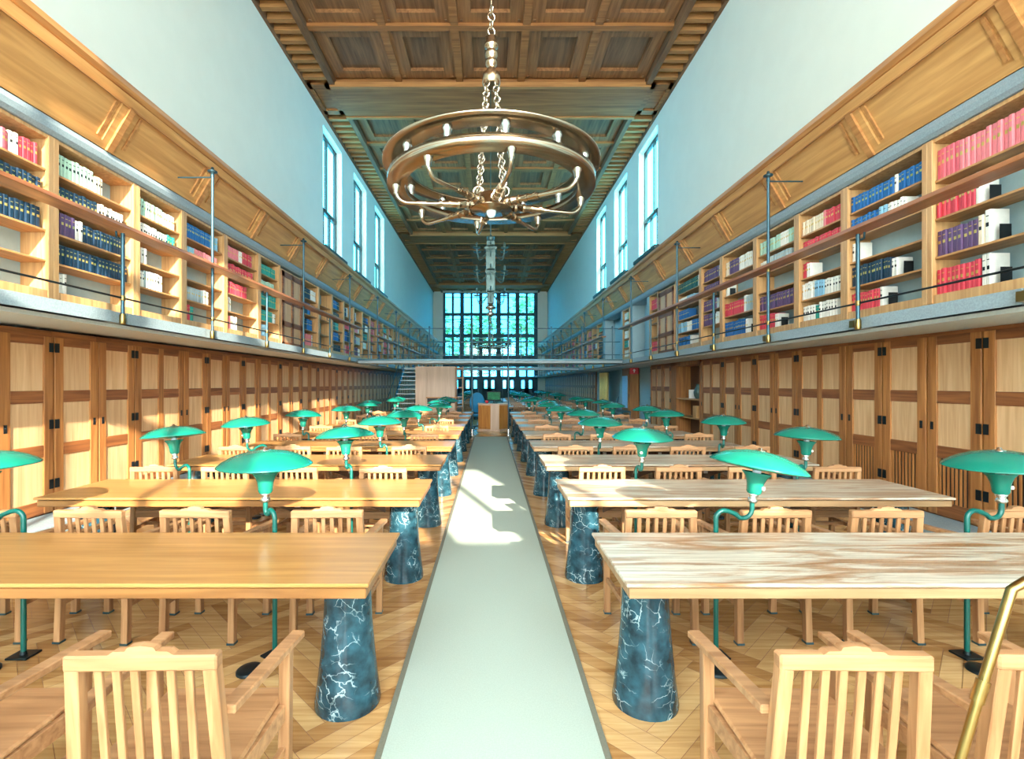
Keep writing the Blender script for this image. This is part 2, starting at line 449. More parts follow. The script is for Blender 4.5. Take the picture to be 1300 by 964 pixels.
# ------------------------------------------------------------------ gallery: slab, hood, cornice
ZSB, ZST = HC+.645, HC+.79
def gallery(name):
    s = SIDE[name]; d = DZ[name]
    g = MB()
    g.box(s*WS, s*WU, Y0, Y1-.6, ZSB+d+.02, ZST+d, 0)
    g.box(s*(WS+.12), s*WU, Y0, Y1-.6, ZSB+d-.02, ZSB+d+.03, 1)
    y = 5.67-3.66
    while y < 48:
        g.box(s*(WS-.012), s*(WS+.1), y+.12, y+1.83-.12, ZSB+d+.02, ZST+d+.004, 0)
        y += 1.83
    struct(g.build('gallery_floor_'+name, ['stone','stone_light'], None, 0), cat=None)
    st = MB().box(s*4.72, s*WU, Y0, Y1-.6, 0, .13)
    struct(st.build('baseboard_'+name, 'stone', None, .01))
    # cornice in stone
    c = MB(); zb, zt = HC+2.875+d, HC+3.065+d
    prof = [(5.6,zb),(5.12,zb),(5.08,zb+.04),(5.06,zb+.1),(5.075,zt-.02),(5.12,zt),(5.6,zt)]
    c.prism([(s*a,b) for a,b in prof], Y0, Y1-.6, 'XZ')
    struct(c.build('trim_cornice_'+name, 'stone'))
    # hood of raked oak panels
    h = MB(); xb, xt, z0, z1 = 5.09, 4.71, zt, HC+3.72+d
    h.prism([(s*xb,z0),(s*(xb+.5),z0),(s*5.69,z1),(s*5.69,z1+.1),(s*(xt+.02),z1+.1),(s*xt,z1)], Y0, Y1-.6, 'XZ', 0)
    u = Vector((s*(xt-xb), 0, z1-z0)); ln = u.length; u.normalize(); nrm = Vector((-s*(z1-z0), 0, -(xb-xt))).normalized()
    def slab(y0, y1, t0, t1, th, mt):
        p = Vector((s*xb,0,z0))
        a = p+u*t0; b = p+u*t1
        vs = []
        for yy in (y0, y1):
            for q in (a, b, b+nrm*th, a+nrm*th): vs.append((q.x, yy, q.z))
        h.add(vs, [(0,1,2,3),(7,6,5,4),(0,4,5,1),(1,5,6,2),(2,6,7,3),(3,7,4,0)], mt)
    slab(Y0, Y1-.6, 0, .09, .03, 0); slab(Y0, Y1-.6, ln-.12, ln, .035, 0)
    slab(Y0, Y1-.6, ln-.125, ln-.105, .06, 1)
    y = 6.57-1.97*5
    while y < 48.5:
        slab(y-.15, y+.15, .09, ln-.12, .03, 0); slab(y-.05, y+.05, .0, ln-.1, .06, 1)
        slab(y-.24, y-.2, .12, ln-.15, .02, 1); slab(y+.2, y+.24, .12, ln-.15, .02, 1)
        y += 1.97
    h.prism([(s*(xt+.05),z1),(s*(xt-.02),z1+.02),(s*(xt-.06),z1+.06),(s*(xt-.07),z1+.12),(s*(xt+.2),z1+.13)], Y0, Y1-.6, 'XZ', 1)
    struct(h.build('trim_hood_'+name, ['hood_wood','hood_trim']))
for n in SIDE: gallery(n)

# ------------------------------------------------------------------ railing
def railing(name):
    s = SIDE[name]; d = DZ[name]; x = s*(WS-.05)
    r = empty('gallery_railing', (x, 0, ZST+d)); tag(r, 'oak plank handrail on thin steel posts along the %s gallery' % name, 'railing')
    zr = .925 if s < 0 else .975
    MB().box(-.11,.11,0.6,15.9,zr,zr+.045).build('handrail', 'rail_wood', r, .006)
    MB().box(-.10,.10,18.4,45,zr,zr+.045).build('handrail', 'rail_wood', r, .006)
    MB().tube([(0,.6,.16),(0,15.9,.16)], .011, 8).build('rod', 'dark_metal', r)
    MB().tube([(0,18.4,.16),(0,45,.16)], .011, 8).build('rod', 'dark_metal', r)
    y = 5.67-3.66; k = 0
    while y < 45:
        if not 16.2 < y < 18.3:
            tall = k % 2 == 1
            p = MB(); zt = (2.36 if tall else zr-.025)
            p.tube([(0,y,-.1),(0,y,zt)], .021, 10, 0)
            if tall:
                p.tube([(0,y,zt-.06),(s*.52,y,zt-.06)], .012, 8, 0)
                p.lathe([(.03,0),(.022,.05),(.07,.07),(.07,.085),(.025,.1),(.02,.14),(.0,.15)], 12, (0,y,zt-.05), 0)
            else:
                p.tube([(0,y,zr-.1),(s*.07,y,zr-.07),(s*.075,y,zr)], .012, 6, 0)
            po = p.build('post', 'iron_blue', r)
            MB().lathe([(.028,-.14),(.034,-.12),(.034,-.04),(.028,-.02)], 10, (0,y,0)).build('fitting', 'brass', po)
            MB().box(-.03, .06*s, y+.03, y+.1, -.11, -.03).build('bracket', 'brass', po)
            MB().lathe([(.024,.13),(.028,.14),(.028,.18),(.024,.19)], 10, (0,y,0)).build('collar', 'brass', po)
            if tall: MB().lathe([(.024,.93),(.028,.94),(.028,.98),(.024,.99)], 10, (0,y,0)).build('collar', 'brass', po)
        y += 1.83; k += 1
for n in SIDE: railing(n)

# ------------------------------------------------------------------ bookcases and books
BZ0, BZ1 = HC+1.06, HC+2.83
BAYS_L = [(4.5,5.84),(5.84,7.21),(7.21,8.33),(8.33,9.64),(9.64,11.05),(11.05,12.15),('door',12.15,13.6)]
BAYS_R = [(4.5,5.84),(5.84,7.21),(7.21,8.33),(8.33,9.64),(9.64,11.05),(11.05,12.15),(12.15,13.8),('door',13.8,15.2),(15.2,16.05),('niche',16.05,18.3),(18.3,19.3),('niche',19.3,22.6)]
y = 13.6
while y < 46: BAYS_L.append((y, y+1.27)); y += 1.27
y = 22.6
while y < 46: BAYS_R.append((y, y+1.27)); y += 1.27
G = lambda *a: list(a)
ROWS = {  # rows top to bottom: list of (colour, fraction) runs
 'left': [
  [[('pink',.3),('rose',.35),('white',.1),('red',.2)],[('grey',.15),('navy',.8)],[('navy',.96)],[],[]],
  [[('pale green',.5),('cream',.14)],[('navy',.55),('cream',.08),('white',.3)],[('violet',.25),('white',.1),('navy',.55)],[('navy',.97)],[('white',.18)]],
  [[('white',.15),('pale green',.5),('white',.3)],[('white',.5),('pale green',.25),('teal',.2)],[('white',.22)],[('white',.18),('grey',.2),('white',.2)],[]],
  [[('blue',.7),('light blue',.2)],[('light blue',.3),('pink',.6)],[('rose',.1)],[('grey',.5),('white',.15)],[('blue',.1),('red',.08),('teal',.08)]],
  [[('pink',.45),('white',.1),('red',.35)],[('red',.9)],[('red',.7)],[('white',.2)],[('pink',.2),('white',.2)]],
  [[('teal',.9)],[('pale green',.85)],[('teal',.97)],[('teal',.75),('white',.18)],[('light blue',.5)]],
 ],
 'right': [
  [[('rose',.25),('pink',.7)],[('red',.36),('white',.07)],[('violet',.40),('cream',.05),('white',.07)],[('red',.42),('white',.07)]],
  [[('blue',.6),('white',.06),('blue',.28)],[('blue',.4),('light blue',.1),('white',.25)],[('white',.12)],[('navy',.55),('white',.07)],[('red',.4),('white',.07)]],
  [[('cream',.5),('pink',.08),('red',.38)],[('red',.96)],[('red',.14),('white',.12)],[('white',.3),('light blue',.25),('white',.35)],[('white',.3),('teal',.1),('white',.4)]],
  [[('pale green',.55),('white',.2),('pale green',.2)],[('white',.3),('grey',.55)],[],[('violet',.95)],[('red',.4),('white',.08)]],
  [[('cream',.15),('violet',.3),('white',.4)],[('white',.1)],[('red',.6),('white',.1),('grey',.2)],[('blue',.68),('white',.1)]],
  [[('violet',.8),('white',.08)],[('violet',.8)],[('violet',.7),('grey',.2)],[('violet',.6),('white',.2)],[]],
  [[('dark green',.85),('white',.08)],[('white',.4),('light blue',.3)],[('blue',.5)],[('light blue',.4),('white',.2),('blue',.3)],[('blue',.5),('white',.1)]],
 ]}
BK = []     # candidate books
def bookcase_proto(w, rows, name='bookcase'):
    """local: face at x=0, body to +x (mirrored for the left side by a half turn), width along y from 0 to w"""
    r = empty(name)
    H = BZ1-BZ0; D = .36
    f = MB(); t = .045
    f.box(0,D,-0.0,t,-.26,H+.043).box(0,D,w-t,w,-.26,H+.043).box(0,D,t,w-t,-.26,0).box(0,D,t,w-t,H,H+.043)
    f.box(-.015,.03,0,.07,-.1,H+.04).box(-.015,.03,w-.07,w,-.1,H+.04)
    f.build('case', 'case_wood', r, .004)
    MB().box(D-.02,D+.01,t,w-t,0,H).build('back_panel', 'grey_plaster', r)
    for i in range(1, rows):
        z = H*i/rows
        MB().box(.02,D-.02,t,w-t,z-.025,z).build('shelf', 'shelf_wood', r, .003)
    return r
PAL = [['navy','blue','white'],['pink','red','white'],['teal','pale green','white'],['violet','grey','white'],['white','pale green','cream'],['red','rose','pink'],['blue','light blue','navy'],['dark green','teal','grey'],['black','navy','grey']]
def side_cases(name, bays):
    s = SIDE[name]; d = DZ[name]; k = 0
    rr = random.Random(11 if s < 0 else 23)
    for bi, b in enumerate(bays):
        if b[0] == 'door':
            _, y0, y1 = b
            r = empty('gallery_cupboard', (s*WC, (y0+y1)/2, ZST+d)); hw = (y1-y0)/2
            tag(r, 'closed oak cupboard with panelled door between the bookcases on the %s gallery' % name, 'cupboard')
            H = 2.05; mb = MB(); mb.box(s*.03, s*.4, -hw, hw, 0, H); mb.build('case', 'case_wood', r)
            dr = MB(); dr.box(-s*.01,s*.03,-hw+.08,hw-.08,.1,H-.06,0)
            fr = MB()
            for q in (-hw+.08, -.06, hw-.2): fr.box(-s*.03,-s*.01,q,q+.12,.1,H-.06)
            for z in (.1, .62, 1.2, H-.2): fr.box(-s*.03,-s*.011,-hw+.08,hw-.08,z,z+.13)
            do = dr.build('door', 'door_panel', r); fr.build('door_frame', 'door_rail', do)
            continue
        if b[0] == 'niche':
            _, y0, y1 = b
            mb = MB(); mb.box(s*5.16,s*5.66,y0+.02,y0+.3,ZST+d,HC+2.87+d).box(s*5.16,s*5.66,y1-.3,y1-.02,ZST+d,HC+2.87+d).box(s*5.6,s*5.68,y0+.3,y1-.3,ZST+d,HC+2.87+d)
            struct(mb.build('wall_niche', 'grey_plaster')); continue
        y0, y1 = b; w = y1-y0; k += 1
        near = y0 < 13
        if near and k-1 < len(ROWS[name]): spec = ROWS[name][k-1]
        else:
            p1 = rr.choice(PAL); spec = []
            for _ in range(5 if near or rr.random() < .7 else 4):
                a = rr.uniform(.35,.7); p = p1 if rr.random() < .6 else rr.choice(PAL)
                spec.append([(p[0],a),(p[rr.randrange(1,3)],rr.uniform(.05,.96-a))] if rr.random() < .88 else [])
        n = len(spec)
        r = bookcase_proto(w, n)
        r.location = (s*WC, y0 if s > 0 else y1, BZ0+d)
        if s < 0: r.rotation_euler.z = PI
        tag(r, 'open oak bookcase of %s shelves, %s from the front along the %s gallery' % ({4:'four',5:'five'}[n], ordn(k), name), 'bookcase', 'bookcases on the %s gallery' % name)
        H = BZ1-BZ0; sh = H/n
        # reading order in the picture: from the near end (right side) / near end (left side)
        for ri, row in enumerate(spec):
            z = BZ0+d+H-(ri+1)*sh+.001
            # books fill from the far end on the left?  left: near->far from near end; right: from far... both start at the camera's left
            tot = w-.11; pos = 0; cnt = {}
            for col, fr in row:
                h0 = rr.uniform(.68,.86)*(sh-.03); th0 = rr.choice((.05,.056,.062)) if near else .06
                end = min(pos+fr*tot, tot)
                while pos+.03 < end:
                    th = th0*rr.uniform(.92,1.08)
                    if pos+th > tot: break
                    hh = h0*(1 if rr.random() < .7 else rr.uniform(.94,1.05))
                    cnt[col] = cnt.get(col, 0)+1
                    yy = (y0+.055+pos+th/2) if s < 0 else (y1-.055-pos-th/2)
                    BK.append(dict(side=name, s=s, y=yy, z=z, th=th-.003, h=min(hh, sh-.035), col=col, n=cnt[col], row=ri+1, bay=k, d=rr.uniform(.0,.02)))
                    pos += th
                pos = max(pos, end if fr > .3 else pos)
            # black book-end behind a pale box on the right-hand rows
            if s > 0 and k <= 5 and row and row[-1][0] == 'white' and row[-1][1] <= .1:
                yy = y1-.055-pos-.03
                o = MB().box(.03,.15,-.004,.0,0,.17).box(.03,.15,-.09,-.004,0,.003).build('bookend', 'black', None, 0, (s*(WC+.045), yy-.045, z))
                tag(o, 'black metal bookend on shelf %s from the top of %s right gallery bookcase' % (ORD[ri+1], ordn(k)), 'bookend', 'bookends on the right gallery')
side_cases('left', BAYS_L); side_cases('right', BAYS_R)
def book_mesh(mb, s, x, y, z, th, h, mc, mp, mg):
    """spine toward the aisle (toward -s)"""
    dp = .2; t2 = th/2
    def bx(xa, xb, ya, yb, za, zb, m): mb.box(x+s*xa, x+s*xb, y+ya, y+yb, z+za, z+zb, m)
    # rounded spine
    pr = [(0.008,-t2),(0.0,-t2*.55),(0.0,t2*.55),(0.008,t2),(dp,t2),(dp,t2-.003),(.012,t2-.003),(.012,-t2+.003),(dp,-t2+.003),(dp,-t2)]
    mb.prism([(x+s*a, y+b) for a, b in pr], z, z+h, 'XY', mc)
    bx(.012, dp-.006, -t2+.003, t2-.003, .004, h-.006, mp)
    bx(-.0012, .002, -t2*.5, t2*.5, h*.80, h*.83, mg); bx(-.0012, .002, -t2*.5, t2*.5, h*.5, h*.62, mg)
def bsize(b):
    return b['h']*b['th']/(b['y']**2) * min(1.5, .35+ (5.15/b['y']))
vis = [b for b in BK if b['y'] > (4.72 if b['s'] > 0 else 5.08)]
vis.sort(key=bsize, reverse=True)
ind = vis[:300]; rest = vis[300:]
for b in ind:
    mb = MB(); book_mesh(mb, b['s'], 0, 0, 0, b['th'], b['h'], 0, 1, 2)
    o = mb.build('book', ['book_'+b['col'], 'paper', 'gold_leaf' if b['col'] not in ('white','cream','pale green','light blue') else 'black'], None, 0, (b['s']*(WC+.045+b['d']), b['y'], b['z']))
    tag(o, '%s book, %s of its colour from the left, %s shelf, %s bookcase, %s gallery' % (b['col'], ordn(b['n']), ORD[b['row']], ordn(b['bay']), b['side']), 'book',
        'books on the %s gallery shelves' % b['side'])
mb = MB(); cols = list(BC)
for b in rest: book_mesh(mb, b['s'], b['s']*(WC+.045+b['d']), b['y'], b['z'], b['th'], b['h'], cols.index(b['col']), len(cols), len(cols)+1)
o = mb.build('distant_books', ['book_'+c for c in cols]+['paper','gold_leaf'], None, 0)
tag(o, 'rows of small bound volumes on the farther gallery shelves', 'books', None, 'stuff')

# ------------------------------------------------------------------ cupboards under the gallery
CT = 2.20        # door top
def cup_proto(w, double, grille, lockside):
    """face at x=0 looking to -x, body to +x; width along y 0..w"""
    r = empty('cupboard')
    MB().box(.03,.42,.002,w-.002,.13,CT+.07).build('body', 'door_rail', r)
    g = .012; st = .12 if not double else .13; th = .035
    d = MB()
    d.box(0,th,g,g+st,.15,CT, 0).box(0,th,w-g-st,w-g,.15,CT, 0)
    if double: d.box(0.001,th,w/2-.06,w/2+.06,.15,CT,0)
    do = d.build('door', 'door_frame', r, .004)
    for z0, z1 in ((.15,.3),(.80,.94),(1.43,1.57),(CT-.1,CT)):
        MB().box(.002,th,g+st,w-g-st,z0,z1).build('door_rail', 'door_rail', do, .003)
    segs = [(g+st,w-g-st)] if not double else [(g+st,w/2-.06),(w/2+.06,w-g-st)]
    for a, b in segs:
        for i, (z0, z1) in enumerate(((.3,.80),(.94,1.43),(1.57,CT-.1))):
            if grille and i == 0: continue
            MB().box(.018,.03,a,b,z0,z1).build('panel', 'door_panel', do)
    if grille:
        gm = MB(); bk = MB()
        for a, b in segs:
            bk.box(.026,.03,a,b,.3,.80)
            n = int((b-a)/.05)
            for i in range(n):
                q = a+(b-a)*(i+.5)/n; gm.box(.015,.026,q-.011,q+.011,.3,.80)
        gr = gm.build('grille', 'door_frame', do); bk.build('backing', 'black', gr)
    ys = w-g if lockside < 0 else g
    sg = -1 if lockside < 0 else 1
    for z in (.42,1.12,2.02): MB().box(-.006,.004,ys-.0,ys+sg*.055,z,z+.11).build('hinge', 'dark_metal', do)
    lk = MB(); yl = g+st*.5 if lockside < 0 else w-g-st*.5
    lk.box(-.005,.004,yl-.018,yl+.018,1.12,1.21); lk.lathe([(.0,0),(.007,.0),(.007,.01),(0,.012)],8,(-.006,yl,1.165))
    lk.build('lock', 'dark_metal', do)
    return r
W1, W2 = .665, 1.16
protos = {}
def place_cup(name, y, w, double, idx, grille, lockside, far):
    s = SIDE[name]
    key = (double, grille, lockside)
    if key not in protos:
        protos[key] = [cup_proto(W2 if double else W1, double, grille, lockside), False, None]
        protos[key][2] = flat(protos[key][0], 'cupboard')
    p = protos[key]
    loc = (s*WC, y if s > 0 else y+w, 0); rz = 0 if s > 0 else PI
    if far: o = inst('cupboard', p[2], loc, rz)
    else:
        if not p[1]: o = p[0]; p[1] = True
        else: o = copy_tree(p[0])
        o.location = loc; o.rotation_euler.z = rz
    lab = '%s oak cupboard with %s, %s from the front under the %s gallery' % ('wide' if double else 'narrow', 'slatted lower grille' if grille else ('paired panels' if double else 'three plain panels'), ordn(idx), name)
    tag(o, lab, 'cupboard', 'cupboards along the %s wall' % name)
for name in SIDE:
    idx = 0; y = 4.53-.665
    y -= 0
    seq = [False]*5+[True]
    y = 4.53; first = True; pat = 0; cur = 4.53
    pats = [0,0,0,0,1]
    while cur < 46.5:
        dbl = pats[pat % 5] == 1; pat += 1
        w = W2 if dbl else W1
        y = cur; cur += w
        if name == 'right' and (12.0 < y < 14.0 or 15.95 < y+w*.5 < 24.4): continue
        if name == 'left' and 30 < y: pass
        if y+w < (5.21 if name == 'left' else 5.0): continue
        idx += 1
        place_cup(name, y, w, dbl, idx, name == 'right' and y < 7.0, -1 if pat % 2 else 1, y > 20)
for k, p in protos.items():
    if not p[1]:
        def kill(o):
            for c in list(o.children): kill(c)
            bpy.data.objects.remove(o)
        kill(p[0])
# open recess with shelves on the right
def recess():
    y0, y1 = 12.18, 14.15
    r = empty('open_cabinet', (WC, (y0+y1)/2, .13)); hw = (y1-y0)/2
    tag(r, 'open doorless oak cabinet bay with shelves under the right gallery', 'cabinet')
    f = MB(); f.box(0,.42,-hw,-hw+.06,0,2.12).box(0,.42,hw-.4,hw,0,2.12).box(0,.42,-hw,hw,2.0,2.12).box(0,.42,-hw,hw,0,.1)
    f.build('case', 'door_frame', r, .004)
    MB().box(.40,.43,-hw+.06,hw-.4,.1,2.0).build('back_panel', 'dark_board', r)
    for z in (.62, 1.1): MB().box(.02,.4,-hw+.06,hw-.4,z,z+.035).build('shelf', 'shelf_wood', r)
    o = MB().lathe([(.07,0),(.11,.08),(.12,.18),(.08,.28),(.05,.34),(.07,.38)], 18).build('vase', 'patina', None, 0, (WC+.2,12.75,.13+1.136)); tag(o, 'dark rounded vase standing on a shelf of the open cabinet bay', 'vase')
    b = MB(); b.box(0,.16,0,.025,0,.23); o = b.build('folder', 'white', None, 0, (WC+.1,13.1,.13+1.136)); tag(o, 'white folder upright on the open cabinet shelf beside the vase', 'folder')
    o = MB().box(0,.3,0,.25,0,.3,0).build('carton', 'case_wood', None, .01, (WC+.05,12.5,.13+.656)); tag(o, 'brown carton on the lower shelf of the open cabinet bay', 'box')
recess()

# ------------------------------------------------------------------ tables
TL, TW = 3.02, .764
def table_proto(top, edge):
    r = empty('reading_table'); hl, hw = TL/2, TW/2
    MB().box(-hl,hl,-hw,hw,.744,.762).build('tabletop', top, r, .004)
    e = MB(); e.box(-hl+.016,hl-.016,-hw+.016,-hw+.06,.688,.737).box(-hl+.016,hl-.016,hw-.06,hw-.016,.688,.737)
    e.box(-hl+.016,-hl+.06,-hw+.06,hw-.06,.688,.737).box(hl-.06,hl-.016,-hw+.06,hw-.06,.688,.737)
    for x in (-.9,0,.9): e.box(x-.04,x+.04,-hw+.06,hw-.06,.70,.737)
    e.build('frame', edge, r, .004)
    MB().box(-hl+.035,hl-.035,-hw+.035,hw-.035,.7372,.7438).build('shadow_line', 'dark_board', r)  # dark strip in the groove, painting the shadow gap under the tabletop
    for x in (-1.31, 1.31):
        MB().lathe([(.165,0),(.167,.015),(.160,.07),(.146,.18),(.134,.30),(.124,.42),(.118,.55),(.116,.64),(.114,.6875)], 40, (0,0,0)).build('pillar', 'marble', r, 0, (x,0,0))
    # under-table apron with shallow arches
    seg = [(-1.15,-.45),(-.37,.37),(.45,1.15)]
    a = MB()
    for x0, x1 in seg:
        top_z, low = .688, .55
        arc = [(x0,low)]+[(x0+(x1-x0)*i/12, low+.09*math.sin(PI*i/12)) for i in range(1,12)]+[(x1,low)]
        n = len(arc)
        for i in range(n-1):
            (xa,za),(xb,zb) = arc[i],arc[i+1]
            a.prism([(xa,za),(xb,zb),(xb,top_z),(xa,top_z)], .0, .02, 'XZ')
    for x in (-.41,.41): a.box(x-.04,x+.04,-.02,.04,.54,.688)
    ap = a.build('apron', 'dark_board', r)
    l = MB()
    for x in (-.41,.41): l.box(x-.025,x+.025,-.023,-.0205,.60,.63)
    l.build('number_plate', 'white', ap)
    return r
protoT = {'left': table_proto('table_gold','table_gold_edge'), 'right': table_proto('table_bleached','table_bleached_edge')}
TNAME = {'left':'golden', 'right':'bleached'}
CX = {'left':-2.05, 'right':2.115}
rows = [2.20,3.86,5.46,7.03,8.62,10.2,11.8,13.4,15.0]
far_rows = [19.4,21.0,22.6,24.9,26.5,28.1,29.7]
ALLR = {'left': rows+far_rows[2:6], 'right': rows+far_rows}
flatT = {n: flat(protoT[n], 'reading_table') for n in protoT}
used = {}
for n in SIDE:
    for k, yf in enumerate(ALLR[n]):
        loc = (CX[n], yf+TW/2, 0)
        if k < 6:
            o = protoT[n] if k == 0 else copy_tree(protoT[n]); o.location = loc
        else: o = inst('reading_table', flatT[n], loc)
        tag(o, '%s oak reading table on dark marble pillars, %s from the front beside the carpet' % (TNAME[n], ordn(k+1)), 'table', '%s reading tables' % TNAME[n])

# ------------------------------------------------------------------ chairs
def chair_proto():
    r = empty('armchair')
    for s in (-1,1):
        l = MB(); l.bar((s*.222,-.015,0),(s*.218,.0,.44),.042,.042,0,(0,1,0)); l.bar((s*.218,.0,.43),(s*.201,-.035,.81),.042,.038,0,(0,1,0))
        lg = l.build('leg', 'chair_wood', r, .003)
        MB().box(s*.222-.024,s*.222+.024,-.039,.009,0,.012).build('foot_pad', 'iron_blue', lg)
        l = MB(); l.bar((s*.245,.40,0),(s*.25,.40,.625),.042,.042,0,(0,1,0))
        lg = l.build('leg', 'chair_wood', r, .003)
        MB().box(s*.245-.024,s*.245+.024,.376,.424,0,.012).build('foot_pad', 'iron_blue', lg)
        a = MB(); a.bar((s*.226,.0,.655),(s*.262,.50,.637),.052,.028,0)
        a.build('armrest', 'chair_wood_x', r, .004)
        MB().bar((s*.222,-.01,.245),(s*.244,.38,.245),.022,.036).build('stretcher', 'chair_wood_x', r, .002)
    MB().box(-.235,.235,.19,.215,.23,.262).build('stretcher', 'chair_wood_x', r, .002)
    t = MB().box(-.224,.224,-.058,-.016,.805,.852).build('top_rail', 'chair_wood_x', r, .006)
    pts = [(-.095,.852),(-.08,.862),(-.045,.863),(-.038,.874),(0,.879),(.038,.874),(.045,.863),(.08,.862),(.095,.852)]
    MB().prism(pts, -.052, -.022, 'XZ').build('crest', 'chair_wood_x', t)
    b = MB(); b.box(-.2,.2,-.018,.012,.455,.49)
    for i in range(6):
        x = -.133+i*.0532; b.bar((x,-.003,.48),(x,-.036,.812),.024,.014,0,(0,1,0))
    b.build('backrest', 'chair_wood', r, .002)
    se = MB(); se.box(-.232,.232,-.005,.46,.425,.447); se.build('seat', 'chair_wood_x', r, .008)
    sf = MB(); sf.box(-.2,.2,-.012,.012,.36,.425).box(-.228,.228,.39,.412,.36,.425)
    for s in (-1,1): sf.bar((s*.218,.02,.392),(s*.244,.39,.392),.022,.065)
    sf.build('seat_frame', 'chair_wood_x', r, .002)
    return r
CH = chair_proto(); chme = flat(CH, 'armchair'); first = [True]
CXS = {'left':[-1.03,-1.86,-2.53,-3.22], 'right':[1.077,1.80,2.50,3.32]}
cr = random.Random(5)
for n in SIDE:
    for k, yf in enumerate(ALLR[n]):
        for j, x in enumerate(CXS[n]):
            xx = x+cr.uniform(-.02,.02)*(k > 1); yy = yf-.70+cr.uniform(-.02,.05)*(k > 1)
            if k < 2: yy = yf-.69
            if k == 0 and j == 1: xx = x-.08*(1 if n == 'right' else -.6)
            rz = cr.uniform(-.05,.05) if k > 0 else (0.02 if n == 'left' else -.02)
            if k == 0 and j > 1: continue
            if k < 4:
                o = CH if first[0] else copy_tree(CH); first[0] = False
                o.location = (xx,yy,0); o.rotation_euler.z = rz
            else: o = inst('armchair', chme, (xx,yy,0), rz)
            tag(o, 'slatted oak armchair, %s from the carpet, facing the %s %s table from the front' % (ordn(j+1), ordn(k+1), TNAME[n]), 'chair', 'armchairs at the %s tables' % TNAME[n])

# ------------------------------------------------------------------ green reading lamps
def lamp_proto(reach):
    """foot at origin, neck reaching toward +x"""
    r = empty('reading_lamp')
    MB().box(-.065,.065,-.055,.055,0,.012).lathe([(.02,.012),(.016,.03)],12).build('base', 'dark_metal', r, .003)
    pts = [(0,0,.03),(0,0,.5),(0,0,.86)]
    for i in range(1,9):
        a = PI/2*i/8; pts.append((.05-.05*math.cos(a), 0, .86+.05*math.sin(a)))
    e = reach
    if e > .12:
        pts += [(.08,0,.905),(.13,0,.885),(e-.08,0,.862)]
        for i in range(0,7):
            a = -PI/2+PI/2*i/6; pts.append((e-.055+.055*math.cos(a), 0, .915+.055*math.sin(a)))
    else:
        for i in range(0,9):
            a = -PI+PI*i/8; pts.append((.05+(e-.05)/2+(e-.05)/2*math.cos(a), 0, .91+.03*math.sin(a)))
    pts += [(e,0,.955)]
    pts = [(x, y, z-.03 if z > .5 else z) for x, y, z in pts]
    MB().tube(pts, .0145, 10).build('pole', 'lamp_pole', r)
    h = empty('lamp_head', (e,0,.92)); h.parent = r
    MB().lathe([(.014,0),(.024,.004),(.032,.016),(.024,.03),(.02,.036),(.030,.05),(.026,.06)],16).build('collar', 'silver', h)
    cp = MB().lathe([(.034,.058),(.042,.07),(.046,.11),(.05,.13),(.062,.16),(.08,.183),(.083,.189),(.074,.19),(.05,.17),(.0,.15)],24).build('socket_cup', 'lamp_green', h)
    MB().lathe([(.012,-.0),(.012,.012),(.0,.016)],10,(0,0,0),0,Matrix.Translation((.043*.7,-.043*.72,.1)) @ Matrix.Rotation(PI/2,4,'X') @ Matrix.Rotation(.75,4,'Y')).build('switch', 'white_knob', cp)
    MB().lathe([(.0,.17),(.022,.175),(.026,.20),(.0,.215)],12).build('bulb', 'bulb', h)
    for i in range(3): pass
    sh = MB().lathe([(.0,.205),(.10,.207),(.2,.214),(.268,.224),(.276,.229),(.274,.234),(.25,.254),(.2,.283),(.14,.305),(.07,.319),(.0,.323)],48).build('lamp_shade', 'lamp_green', h)
    MB().lathe([(.032,.317),(.03,.326),(.014,.33),(.012,.34),(.0,.344)],14).build('finial', 'silver', sh)
    return r
LP = {True: lamp_proto(.235), False: lamp_proto(.09)}
LM = {}
lf = {True:True, False:True}
lr = random.Random(3)
LPOS = {'left':[-1.307,-2.83], 'right':[1.368,2.89]}
SPEC = {('left',0,0):(False,2.6,0), ('left',0,1):(True,PI,.05), ('right',0,0):(True,.12,.17), ('right',0,1):(True,.1,-.05),
        ('left',1,0):(False,2.4,.08), ('left',1,1):(True,PI-.5,.1), ('right',1,0):(False,-1.2,.03), ('right',1,1):(False,.2,.05), ('right',2,0):(False,-1.6,.02), ('right',2,1):(True,.9,-.05), ('right',3,0):(True,.8,0)}
for n in SIDE:
    for k, yf in enumerate(ALLR[n]):
        for j, x in enumerate(LPOS[n]):
            big, rz, tilt = SPEC.get((n,k,j), (lr.random() < .5, lr.uniform(0, 2*PI), lr.uniform(-.08,.08)))
            loc = (x+(0 if k < 3 else lr.uniform(-.04,.04)), yf+TW+.045, 0)
            if k < 4:
                if lf[big]: o = LP[big]; lf[big] = False
                else: o = copy_tree(LP[big])
                o.location = loc; o.rotation_euler.z = rz
                for c in o.children:
                    if c.name.startswith('lamp_head'): c.rotation_euler.y = tilt
            else:
                if (big,) not in LM: LM[(big,)] = flat(LP[big], 'reading_lamp')
                o = inst('reading_lamp', LM[(big,)], loc, rz)
            tag(o, 'green dish-shaded reading lamp %s the carpet, behind the %s %s table from the front' % ('nearer' if j == 0 else 'farther from', ordn(k+1), TNAME[n]), 'lamp', 'green reading lamps')
            if k < 3:
                f = MB().lathe([(.075,0),(.075,.012),(.065,.02),(.03,.022),(0,.022)],20).build('floor_socket', 'dark_metal', None, 0, (x+(-.09 if x < 0 else -.09)+.02, yf+TW-.12, .001))
                tag(f, 'round black floor socket beside the lamp %s the carpet, %s %s table' % ('nearer' if j == 0 else 'farther from', ordn(k+1), TNAME[n]), 'socket', 'floor sockets')

